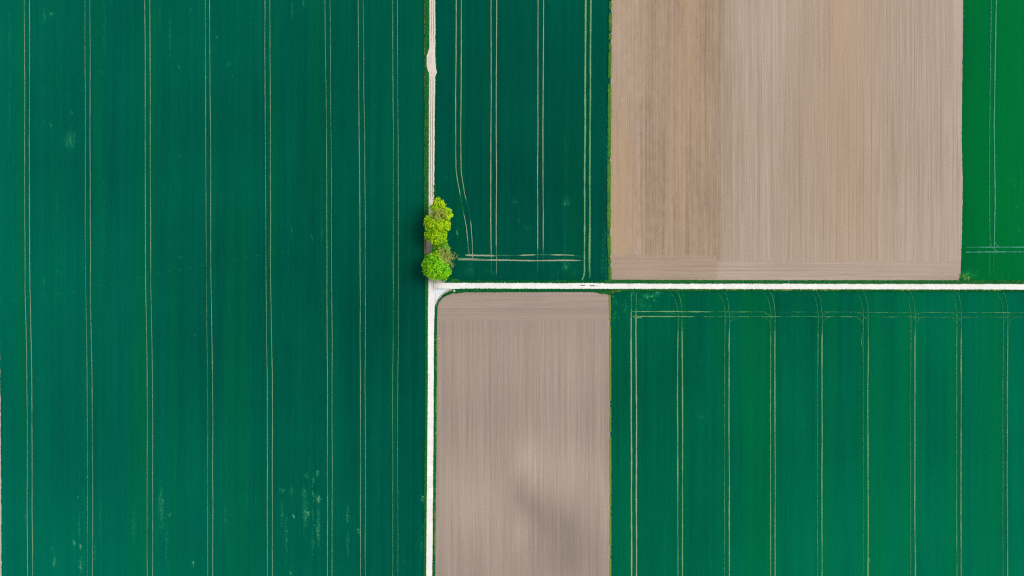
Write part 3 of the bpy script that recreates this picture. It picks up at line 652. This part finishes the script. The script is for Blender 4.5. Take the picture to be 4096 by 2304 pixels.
# ------------------------------------------------------------------ grass verges (real blades over a thin sod sheet)
def grass_blades(poly, dens, hgt, lo, hi, seed, wid=0.10, gapn=0.0, freq=1.1):
    """blade triangles scattered between two polylines (photo px): poly = (ptsA, ptsB)"""
    r = np.random.default_rng(seed)
    A = np.array([W(*p) for p in poly[0]]); B = np.array([W(*p) for p in poly[1]])
    def param(P, f):
        d = np.concatenate([[0], np.cumsum(np.hypot(*np.diff(P, axis=0).T))]); d /= d[-1]
        return np.stack([np.interp(f, d, P[:, 0]), np.interp(f, d, P[:, 1])], -1)
    ln = np.hypot(*np.diff(A, axis=0).T).sum(); wd = np.hypot(*(A - param(B, np.linspace(0, 1, len(A)))).T).mean()
    n = int(ln * wd * dens)
    f = r.random(n); g = r.random(n) * 1.12 - .06
    pa, pb = param(A, f), param(B, f); P = pa + (pb - pa) * g[:, None]
    cl = .5 * vnoise(P[:, 0] * freq, P[:, 1] * freq, seed) + .5 * vnoise(P[:, 0] * .17 + 3.3, P[:, 1] * .17, seed + 1); keep = cl > gapn
    P, f, g, cl = P[keep], f[keep], g[keep], cl[keep]; n = len(P)
    V, F, A_ = [], [], []
    sh = np.clip(lo + (hi - lo) * (0.55 * cl + .45 * r.random(n)) + .22 * (r.random(n) > .93), 0, 1)
    hh = hgt * (0.5 + r.random(n)) * (0.5 + cl); an = r.random(n) * 6.283; lean = r.random(n) * .9; ww = wid * (.6 + r.random(n))
    for i in range(n):
        x, y = P[i]; dx, dy = math.cos(an[i]), math.sin(an[i]); h = hh[i]; w = ww[i]; le = lean[i] * h
        b = len(V)
        q = le * .5 + .04; e = q + h * .75 + .12
        V += [(x - dy * w * .5, y + dx * w * .5, 0.0), (x + dy * w * .5, y - dx * w * .5, 0.0), (x + dx * q + dy * w, y + dy * q - dx * w, h), (x + dx * q - dy * w, y + dy * q + dx * w, h), (x + dx * e, y + dy * e, h * .85)]
        F += [(b, b + 1, b + 2, b + 3), (b + 3, b + 2, b + 4)]; A_ += [sh[i]] * 5
    return V, F, A_

def verge(label, poly, mat='verge', dens=14, hgt=0.22, lo=0.0, hi=0.8, seed=1, sod=True, sodshade=.3, z=0.010, gapn=0.0, wid=.10):
    V, F, A = grass_blades(poly, dens, hgt, lo, hi, seed, wid, gapn)
    if sod:
        a = [W(*p) for p in poly[0]]; bb = [W(*p) for p in poly[1]]
        if len(a) == len(bb):
            # resample both sides, with ragged edges
            def rs(P):
                P = np.array(P); d = np.concatenate([[0], np.cumsum(np.hypot(*np.diff(P, axis=0).T))]); u = np.linspace(0, d[-1], 400)
                return np.stack([np.interp(u, d, P[:, 0]), np.interp(u, d, P[:, 1])], -1)
            a, bb = rs(a), rs(bb); r = np.random.default_rng(seed)
            b = len(V)
            for p, q in zip(a, bb):
                e = (q - p) / (np.hypot(*(q - p)) + 1e-6)
                p = p - e * r.normal(0, .08); q = q + e * r.normal(0, .10)
                V += [(p[0], p[1], z), (q[0], q[1], z)]; A += [sodshade + .2 * r.random(), sodshade + .2 * r.random()]
            F += [(b + 2 * i, b + 2 * i + 1, b + 2 * i + 3, b + 2 * i + 2) for i in range(399)]
    return tag(mesh_obj('grass_verge', V, F, M[mat], attrs={'shade': A}), label, 'grass verge', 'stuff')

verge('green and yellow grass strip along the left side of the sandy track', ([(1702, YT), (1701, 0), (1702, 200), (1701, 500), (1700, 860), (1699, 940)], [(1717, YT), (1715, 0), (1715, 190), (1704, 222), (1704, 268), (1714, 294), (1713, 500), (1712, 860), (1703, 940)]), 'verge', 16, .22, .05, .9, 101)
verge('grass strip along the left side of the lower concrete road', ([(1702, 1020), (1703, 1130), (1703, 1240), (1703, 1500), (1701, 1780), (1696, 2304), (1690, YB)], [(1705, 1020), (1711, 1130), (1709.5, 1240), (1709.5, 1500), (1707, 1780), (1702.5, 2304), (1697, YB)]), 'verge', 16, .14, .2, .72, 103)
verge('grass strip between the lower concrete road and the bare field', ([(1742, 1226), (1739, 1300), (1737, 1780), (1732, 2304), (1725.5, YB)], [(1748, 1226), (1746, 1300), (1743.5, 1780), (1738.5, 2304), (1733, YB)]), 'verge', 16, .14, .08, .62, 105)
verge('yellow grass line on the outer edge of the strip beside the bare field', ([(1745, 1330), (1745, 1500), (1742, 1780), (1737.5, 2304)], [(1747, 1330), (1747, 1500), (1744.5, 1780), (1740, 2304)]), 'fringe', 11, .14, .25, .75, 106, sod=False)
verge('curved grass bank between the junction corner slab and the bare field', ([(1746, 1222), (1751, 1207), (1759, 1195), (1770, 1183), (1784, 1173), (1800, 1166), (1830, 1159)], [(1747, 1232), (1754, 1212), (1764, 1197), (1778, 1186), (1797, 1177), (1820, 1171), (1850, 1166)]), 'verge', 16, .25, .05, .75, 107)
verge('grass strip between the concrete road and the bare field below it', ([(1822, 1158), (1860, 1156.5), (2373, 1157.5), (2400, 1158), (2450, 1158)], [(1822, 1171), (1860, 1166.5), (2373, 1165.5), (2400, 1171), (2450, 1178)]), 'verge', 16, .22, .02, .66, 109)
verge('yellowish grass corner where the bare field meets the lower wheat field', ([(2400, 1168), (2425, 1168), (2445, 1163), (2480, 1160)], [(2404, 1174), (2425, 1177), (2446, 1174), (2482, 1164)]), 'fringe', 18, .25, .2, .9, 110, sod=False)
verge('grass strip above the concrete road beside the large brown field', ([(2420, 1122), (2900, 1123.5), (3400, 1124), (3836, 1124), (XR, 1125)], [(2420, 1130.5), (2900, 1131.5), (3400, 1132), (3836, 1132.5), (XR, 1134)]), 'verge', 16, .24, .15, .85, 111)
verge('grass strip under the concrete road beside the lower wheat field', ([(2450, 1157.5), (3200, 1159), (4096, 1160.5), (XR, 1161.5)], [(2450, 1164), (3200, 1165), (4096, 1166), (XR, 1167)]), 'verge', 16, .22, .05, .75, 113)
verge('dry tan grass line along the lower road edge beside the wheat', ([(2470, 1157.6), (3200, 1159), (4096, 1160.5), (XR, 1161.5)], [(2470, 1159.5), (3200, 1161), (4096, 1162.6), (XR, 1163.5)]), 'fringe', 14, .15, .4, 1., 114, sod=False, gapn=.42)
verge('dark green grass strip above the road beside the narrow wheat field', ([(1778, 1121), (1860, 1123), (2100, 1123), (2440, 1123)], [(1778, 1129), (1860, 1129.2), (2100, 1129.6), (2440, 1130.4)]), 'verge', 15, .22, .0, .58, 115, sodshade=.12)
verge('yellow green grass fringe between the narrow wheat field and the large brown field', ([(2440, YT), (2439, 0), (2436, 300), (2432, 700), (2431, 950), (2435, 1050), (2437, 1126)], [(2447, YT), (2445, 0), (2442, 300), (2440, 700), (2439, 950), (2441, 1050), (2443, 1126)]), 'fringe', 10, .28, .0, .75, 117, sod=False, gapn=.3)
verge('thin ragged pale weed line between the lower bare field and the lower wheat field', ([(2436, 1180), (2439, 1300), (2440, 2304), (2442, YB)], [(2441, 1180), (2443, 1300), (2444, 2304), (2446, YB)]), 'fringe', 5, .10, .6, 1.0, 120, sod=False, gapn=.3, wid=.06)
verge('yellow grass corner between the large brown field and the barley strip', ([(3838, 1098), (3840, 1110), (3836, 1122)], [(3850, 1098), (3885, 1108), (3905, 1122)]), 'fringe', 6, .22, .15, .7, 119, sod=False)
verge('grass wedge beside the sandy track above the top tree', ([(1739, 740), (1738, 780), (1737, 830), (1737, 860)], [(1741, 740), (1748, 790), (1758, 825), (1766, 860)]), 'verge', 18, .3, .0, .7, 121, sodshade=.15)
verge('rank undergrowth beneath the row of trees', ([(1737, 850), (1735, 950), (1735, 1030), (1738, 1100), (1772, 1120)], [(1772, 850), (1783, 950), (1788, 1030), (1800, 1100), (1812, 1122)]), 'verge', 16, .5, .0, .6, 123, sodshade=.05)
verge('tall mixed weeds beside the round white well ring', ([(1778, 1108), (1800, 1112), (1832, 1120)], [(1780, 1127), (1805, 1128), (1836, 1128)]), 'fringe', 16, .4, .0, .6, 125, sod=False, gapn=.15)
verge('ragged pale grass line between the left wheat field and the grass strip', ([(1698, YT), (1698, 0), (1699, 400), (1698, 820), (1699, 1100)], [(1702, YT), (1702, 0), (1702, 400), (1701, 820), (1702, 1100)]), 'fringe', 5, .10, .8, 1., 127, sod=False, gapn=.4, wid=.06)

# ------------------------------------------------------------------ small things
def lathe(prof, n=40):
    V, F = [], []
    for (r, z) in prof:
        for k in range(n):
            a = 6.28318 * k / n; V.append((r * math.cos(a), r * math.sin(a), z))
    for j in range(len(prof) - 1):
        for k in range(n):
            F.append((j * n + k, j * n + (k + 1) % n, (j + 1) * n + (k + 1) % n, (j + 1) * n + k))
    F.append(tuple(range((len(prof) - 1) * n, len(prof) * n)))
    return V, F
def well(label, px, py, r, h, ring_mat, lid_mat):
    x, y = W(px, py); k = (CAM_H - h) / CAM_H
    e = tag(empty('concrete_well', (x * k, y * k, 0)), label, 'well')
    V, F = lathe([(r, -0.05), (r, h - .03), (r - .03, h), (r * .74, h), (r * .74, h - .10), (r * .70, h - .10)]); mesh_obj('ring', V, F, ring_mat, e)
    V, F = lathe([(r * .69, h - .14), (r * .69, h - .05), (r * .64, h - .02), (r * .12, h - .02), (r * .11, h + .02), (r * .03, h + .03)]); mesh_obj('lid', V, F, lid_mat, e)
    return e
well('small round white concrete well ring in the grass under the bottom tree', 1775.5, 1123, .36, .55, M['cement'], M['cement_lid'])
well('wider beige round concrete well cover on the grass bank below the road', 1817, 1164, .45, .35, M['cement_lid'], M['stone'])

def rock(name, label, cat, px, py, sx, sy, sz, mat, seed, group=None, z=0.0):
    import bmesh
    bm = bmesh.new(); bmesh.ops.create_icosphere(bm, subdivisions=2, radius=1)
    r = random.Random(seed); ph = [r.random() * 6 for _ in range(6)]
    for v in bm.verts:
        c = v.co; k = 1 + .16 * math.sin(3 * c.x + ph[0]) + .14 * math.sin(4 * c.y + ph[1]) + .12 * math.sin(5 * c.z + ph[2]) + r.uniform(-.07, .07)
        v.co = Vector((c.x * sx * k, c.y * sy * k, max(c.z * k, -.35) * sz + .3 * sz))
    me = bpy.data.meshes.new(name); bm.to_mesh(me); bm.free(); me.materials.append(mat)
    o = bpy.data.objects.new(name, me); x, y = W(px, py); o.location = (x, y, z); COL.objects.link(o)
    return tag(o, label, cat, None, group)
rock('boundary_stone', 'white boundary stone in the grass above the concrete road', 'stone', 3154.5, 1126.5, .26, .24, .3, M['stone'], 3)
rock('stone', 'small white stone on the bare field near the road, upper of two', 'stone', 1758, 1354, .09, .24, .12, M['stone'], 5)
rock('stone', 'small white stone on the bare field near the road, lower of two', 'stone', 1757, 1400, .07, .16, .1, M['stone'], 6)
for k, (x, y, s) in enumerate(((1720, 1495, .14), (1716.5, 1501, .13), (1718.5, 1504, .09), (1718.5, 1516, .14), (1720, 1526, .10), (1719.7, 1552.5, .13))):
    rock('soil_clod', 'dark soil clod lying on the white concrete road below the junction', 'clod', x, y, s, s * 1.3, s, M['clod'], 10 + k, 'clods of soil on the road', z=.05)

# ------------------------------------------------------------------ trees
def tube(V, F, pts, radii, n=6):
    base = len(V); m = len(pts)
    for i, p in enumerate(pts):
        d = (pts[min(i + 1, m - 1)] - pts[max(i - 1, 0)]).normalized()
        a = d.cross(Vector((0, 0, 1)));  a = a if a.length > .05 else Vector((1, 0, 0)); a.normalize(); b = d.cross(a)
        for k in range(n):
            t = 6.28318 * k / n; V.append(tuple(p + (a * math.cos(t) + b * math.sin(t)) * radii[i]))
    for i in range(m - 1):
        for k in range(n):
            F.append((base + i * n + k, base + i * n + (k + 1) % n, base + (i + 1) * n + (k + 1) % n, base + (i + 1) * n + k))
    F.append(tuple(base + (m - 1) * n + k for k in range(n)))

def limb(V, F, r, a, b, r0, r1, seg=6, wob=.12, n=6):
    a, b = Vector(a), Vector(b); L = (b - a).length; pts, rad = [], []
    off = Vector((0, 0, 0))
    for i in range(seg + 1):
        t = i / seg
        if 0 < i: off = off + Vector((r.gauss(0, 1), r.gauss(0, 1), r.gauss(0, .6))) * wob * L / seg * .6
        p = a.lerp(b, t) + off * (1 if i < seg else .6) + Vector((0, 0, .10 * L * math.sin(t * 3.14)))
        pts.append(p); rad.append(r0 + (r1 - r0) * t)
    tube(V, F, pts, rad, n); return pts

def lobe_world(px, py, z, r):
    """where a crown lobe stands so that its rim, seen from the drone, covers the photo's outline"""
    x, y = W(px, py); k = (CAM_H - z) / CAM_H
    return Vector((x * k, y * k, z)), r * k

def tree(label, base, lobes, leaf, bark='bark', dens=34, size=.20, seed=1, core=True, trunk_r=.22, fringe=0, clump_n=9, shade=(0.0, 1.0)):
    """lobes: (px, py, z, rx_m, rz_m). Crown = leaf clumps over every lobe's surface and inside it."""
    r = random.Random(seed); bx, by = W(*base)
    e = tag(empty('tree', (bx, by, 0)), label, 'tree'); o = Vector((bx, by, 0))
    LW = [(*lobe_world(px, py, z, rx), rz) for (px, py, z, rx, rz) in lobes]
    for k in range(len(LW) * 2):      # odd sprays of leaf standing out of the main lobes
        c, rx, rz = LW[r.randrange(len(lobes))]; a = r.random() * 6.283; u = r.uniform(.05, .9); q = math.sqrt(1 - u * u); m = r.uniform(.45, .85)
        LW.append((c + Vector((q * math.cos(a) * rx * .82, q * math.sin(a) * rx * .82, u * rz * .85)), m, m * r.uniform(.7, 1.0)))
    V, F = [], []
    top = max(c.z for c, a, b in LW); mid = sum((c for c, a, b in LW), Vector()) / len(LW)
    fork = Vector((o.x + (mid.x - o.x) * .35, o.y + (mid.y - o.y) * .35, top * .38))
    limb(V, F, r, o - o + Vector((0, 0, -.15)), fork - o, trunk_r * 1.25, trunk_r * .8, 5, .05, 9)
    for c, rx, rz in LW:
        tip = c - o + Vector((0, 0, -.1 * rz)); pts = limb(V, F, r, fork - o, tip, trunk_r * (.62 if rx > .9 else .3), trunk_r * .22, 6, .10, 7)
        for k in range(7):
            a = r.random() * 6.283; q = Vector((math.cos(a) * rx * .8, math.sin(a) * rx * .8, r.uniform(-.1, .6) * rz))
            limb(V, F, r, pts[r.randint(3, 5)], c - o + q, trunk_r * .22, .02, 5, .15, 5)
    mesh_obj('trunk', V, F, M[bark], e)
    V, F, A = [], [], []
    def leafq(p, nrm, s, sh):
        nrm = nrm.normalized(); t = nrm.cross(Vector((r.gauss(0, 1), r.gauss(0, 1), r.gauss(0, 1))))
        if t.length < 1e-3: return
        t.normalize(); b = nrm.cross(t); k = len(V); w = s * r.uniform(.42, .6)
        V.extend((tuple(p - t * s * .5), tuple(p + b * w + nrm * s * .10), tuple(p + t * s * .6 - nrm * s * .08), tuple(p - b * w + nrm * s * .10)))
        F.append((k, k + 1, k + 2)); F.append((k, k + 2, k + 3)); A.extend([sh] * 4)
    for li, (c, rx, rz) in enumerate(LW):
        area = 2.6 * math.pi * rx * (rx + rz) * .5
        nc = int(area * dens / clump_n * 1.0); ph = [r.random() * 6.28 for _ in range(6)]
        for k in range(nc + (int(nc * .55) if core else 0)):
            inner = k >= nc
            u = r.uniform(-.75, 1.0) if r.random() < .35 else r.uniform(-.1, 1.0)
            a = r.random() * 6.28318; q = math.sqrt(max(0, 1 - u * u))
            d = Vector((q * math.cos(a), q * math.sin(a), u))
            # uneven outline: bulges and hollows
            bul = 1 + .15 * math.sin(3 * a + ph[0]) * q + .10 * math.sin(5 * a + ph[1]) * q + .12 * math.sin(4 * u + 2 * a + ph[2]) + .09 * math.sin(9 * a + 7 * u + ph[3])
            f = bul * (r.uniform(.35, .8) if inner else r.uniform(.82, 1.16))
            p = Vector((d.x * rx * f, d.y * rx * f, d.z * rz * f)) + c
            if any(j != li and ((p.x - c2.x) / rx2) ** 2 + ((p.y - c2.y) / rx2) ** 2 + ((p.z - c2.z) / rz2) ** 2 < .38 for j, (c2, rx2, rz2) in enumerate(LW)): continue
            cs = r.random()
            for m in range(clump_n):
                pp = p + Vector((r.gauss(0, 1), r.gauss(0, 1), r.gauss(0, .6))) * size * .62
                nr = d * .7 + Vector((r.gauss(0, .5), r.gauss(0, .5), r.gauss(0, .5) + .55))
                sh = shade[0] + (shade[1] - shade[0]) * min(1, max(0, .60 * cs + .40 * r.random() + (.22 if r.random() > .965 else 0)))
                leafq(pp - o, nr, size * r.uniform(.7, 1.35), sh)
    mesh_obj('crown', V, F, M[leaf], e, attrs={'shade': A})
    return e

tree('yellow-green leafy tree at the top end of the row, beside the sandy track', (1757, 838),
     [(1752, 815, 7.6, 1.75, 1.7), (1766, 818, 7.9, 1.35, 1.5), (1736, 829, 6.8, 1.35, 1.4), (1786, 848, 7.6, 1.6, 1.6), (1791, 866, 7.0, 1.35, 1.5), (1745, 836, 7.0, 1.7, 1.5), (1777, 842, 6.2, 1.2, 1.3)], 'leaf_yellow', seed=3, dens=36, size=.30)
tree('wide yellow-green tree with a dark gap, in the upper middle of the row', (1752, 893),
     [(1713, 880, 7.2, 1.5, 1.6), (1709, 893, 6.6, 1.0, 1.3), (1731, 898, 8.0, 2.2, 2.0), (1718, 908, 6.8, 1.5, 1.5), (1759, 896, 8.4, 2.1, 1.9), (1781, 896, 7.6, 1.6, 1.6), (1783, 910, 7.2, 1.5, 1.5), (1773, 908, 7.6, 1.6, 1.5), (1742, 884, 7.4, 1.6, 1.5)], 'leaf_yellow', seed=5, dens=36, size=.30)
tree('rounded mid-green tree just below the dark gap in the row', (1750, 945),
     [(1724, 936, 6.6, 1.9, 1.8), (1746, 945, 7.6, 2.4, 2.2), (1770, 944, 7.0, 1.8, 1.8), (1736, 957, 6.6, 2.0, 1.8), (1762, 958, 6.4, 1.8, 1.7), (1752, 930, 5.6, 1.5, 1.4), (1712, 946, 5.8, 1.0, 1.2)], 'leaf_yellow', seed=8, dens=36, size=.30, shade=(0, .9))
tree('low deep-green tree between the mid-green tree and the bare twiggy tree', (1762, 985),
     [(1755, 977, 4.6, 2.0, 1.8), (1775, 974, 5.4, 1.6, 1.6), (1747, 992, 4.2, 1.7, 1.6), (1779, 992, 5.0, 1.5, 1.6), (1764, 992, 4.8, 2.0, 1.7), (1783, 1008, 4.6, 1.2, 1.3), (1741, 1003, 3.6, 1.2, 1.2)], 'leaf_deep', seed=11, dens=40, size=.27, trunk_r=.17)
tree('large round fresh-green tree at the bottom of the row, by the road junction', (1748, 1068),
     [(1745, 1066, 7.4, 4.35, 3.9), (1720, 1058, 6.2, 2.5, 2.4), (1726, 1086, 5.8, 2.7, 2.3), (1748, 1094, 6.0, 2.6, 2.4), (1772, 1086, 5.8, 2.5, 2.2), (1783, 1088, 5.0, 1.7, 1.6), (1729, 1040, 6.2, 2.1, 1.9), (1749, 1043, 6.4, 2.2, 1.9), (1768, 1064, 6.4, 2.3, 2.1)], 'leaf_fresh', seed=14, dens=36, size=.31, trunk_r=.3)

def twig_tree(label, base, centre, z, rx, rz, seed, leaf, bark, nl, leaves, reach=1.0, bias=None, lsize=.13):
    """a tree coming into leaf: fine twigs all the way out, with small buds on them"""
    r = random.Random(seed); bx, by = W(*base); o = Vector((bx, by, 0)); c, rx = lobe_world(*centre, z, rx)
    e = tag(empty('tree', (bx, by, 0)), label, 'tree')
    V, F, LV, LF, LA = [], [], [], [], []
    fork = Vector(((c.x - o.x) * .4, (c.y - o.y) * .4, z * .42))
    limb(V, F, r, (0, 0, -.15), fork, .2, .14, 5, .05, 8)
    TV, TF = [], []
    tips = []
    for k in range(nl):
        a = 6.283 * k / nl + r.uniform(-.3, .3); u = r.uniform(.05, .98); q = math.sqrt(1 - u * u)
        ext = reach * (1 + (bias[1] * max(0, math.cos(a - bias[0])) if bias else 0)) * r.uniform(.75, 1.0)
        tip = c - o + Vector((q * math.cos(a) * rx * ext, q * math.sin(a) * rx * ext, u * rz))
        pts = limb(V, F, r, fork, tip, .075, .018, 7, .12, 5)
        for m in range(9):
            s = pts[r.randint(3, 7)]; out = (s - fork).normalized()
            t2 = s + (out * .7 + Vector((r.gauss(0, .6), r.gauss(0, .6), r.gauss(.15, .35)))) * r.uniform(.5, 1.15)
            p2 = limb(TV, TF, r, s, t2, .028, .012, 3, .2, 4)
            for w in range(4):
                s3 = p2[r.randint(1, 3)]; t3 = s3 + (out * .6 + Vector((r.gauss(0, .7), r.gauss(0, .7), r.gauss(.1, .4)))) * r.uniform(.25, .6)
                limb(TV, TF, r, s3, t3, .018, .010, 2, .2, 3); tips += [s3.lerp(t3, .5), t3]
    mesh_obj('trunk', V, F, M[bark], e)
    mesh_obj('branchwork', TV, TF, M[bark], e)
    for k in range(leaves):
        p = r.choice(tips) + Vector((r.gauss(0, 1), r.gauss(0, 1), r.gauss(0, 1))) * .12
        n = Vector((r.gauss(0, .6), r.gauss(0, .6), 1)).normalized(); t = n.cross(Vector((r.gauss(0, 1), r.gauss(0, 1), .1))).normalized(); b = n.cross(t); s = lsize * r.uniform(.6, 1.4)
        i = len(LV); LV += [tuple(p - t * s * .5), tuple(p + b * s * .3), tuple(p + t * s * .6), tuple(p - b * s * .3)]; LF.append((i, i + 1, i + 2, i + 3)); LA += [r.random()] * 4
    mesh_obj('crown', LV, LF, M[leaf], e, attrs={'shade': LA})
    return e
twig_tree('olive fine-twigged tree coming into leaf amid the yellow-green crowns at the top', (1752, 862), (1752, 862), 8.0, 2.9, 2.0, 21, 'leaf_olive', 'twig_olive', 34, 6500, lsize=.20)
twig_tree('bare tan-twigged tree spreading right beside the round fresh-green tree', (1772, 1034), (1776, 1032), 6.6, 3.9, 2.6, 25, 'leaf_olive', 'twig', 46, 6000, bias=(-.45, .30), lsize=.17)

# ------------------------------------------------------------------ light, sky, camera
SUN_EL, SUN_AZ = math.radians(48), math.radians(14)     # from the right, a little from above
sd = bpy.data.lights.new('sun', 'SUN'); sd.energy = 1.5; sd.angle = math.radians(30); sd.color = (1.0, .95, .88)
so = bpy.data.objects.new('sun', sd); COL.objects.link(so)
dirv = Vector((math.cos(SUN_EL) * math.cos(SUN_AZ), math.cos(SUN_EL) * math.sin(SUN_AZ), math.sin(SUN_EL)))
so.rotation_euler = dirv.to_track_quat('Z', 'Y').to_euler(); so.location = dirv * 300
w = bpy.data.worlds.new('World'); scene.world = w; w.use_nodes = True
nt = w.node_tree; bg = nt.nodes['Background']
sky = nt.nodes.new('ShaderNodeTexSky'); sky.sky_type = 'NISHITA'; sky.sun_disc = False
sky.sun_elevation = SUN_EL; sky.sun_rotation = math.radians(90) - SUN_AZ; sky.dust_density = 2.0
hs = nt.nodes.new('ShaderNodeHueSaturation'); hs.inputs['Saturation'].default_value = 0.25     # overcast: grey, not blue
nt.links.new(sky.outputs[0], hs.inputs['Color']); nt.links.new(hs.outputs[0], bg.inputs['Color'])
bg.inputs['Strength'].default_value = 0.11

cd = bpy.data.cameras.new('camera'); co = bpy.data.objects.new('camera', cd); COL.objects.link(co)
co.location = (0, 0, CAM_H); co.rotation_euler = (0, 0, 0)
cd.sensor_fit = 'HORIZONTAL'; cd.sensor_width = 36; cd.lens = 36 * CAM_H / 409.6; cd.clip_end = 9000; cd.clip_start = 1
scene.camera = co
scene.cycles.filter_width = 1.1
scene.cycles.use_denoising = False
scene.view_settings.view_transform = 'Standard'; scene.view_settings.look = 'None'; scene.view_settings.exposure = 0.57; scene.view_settings.gamma = 1
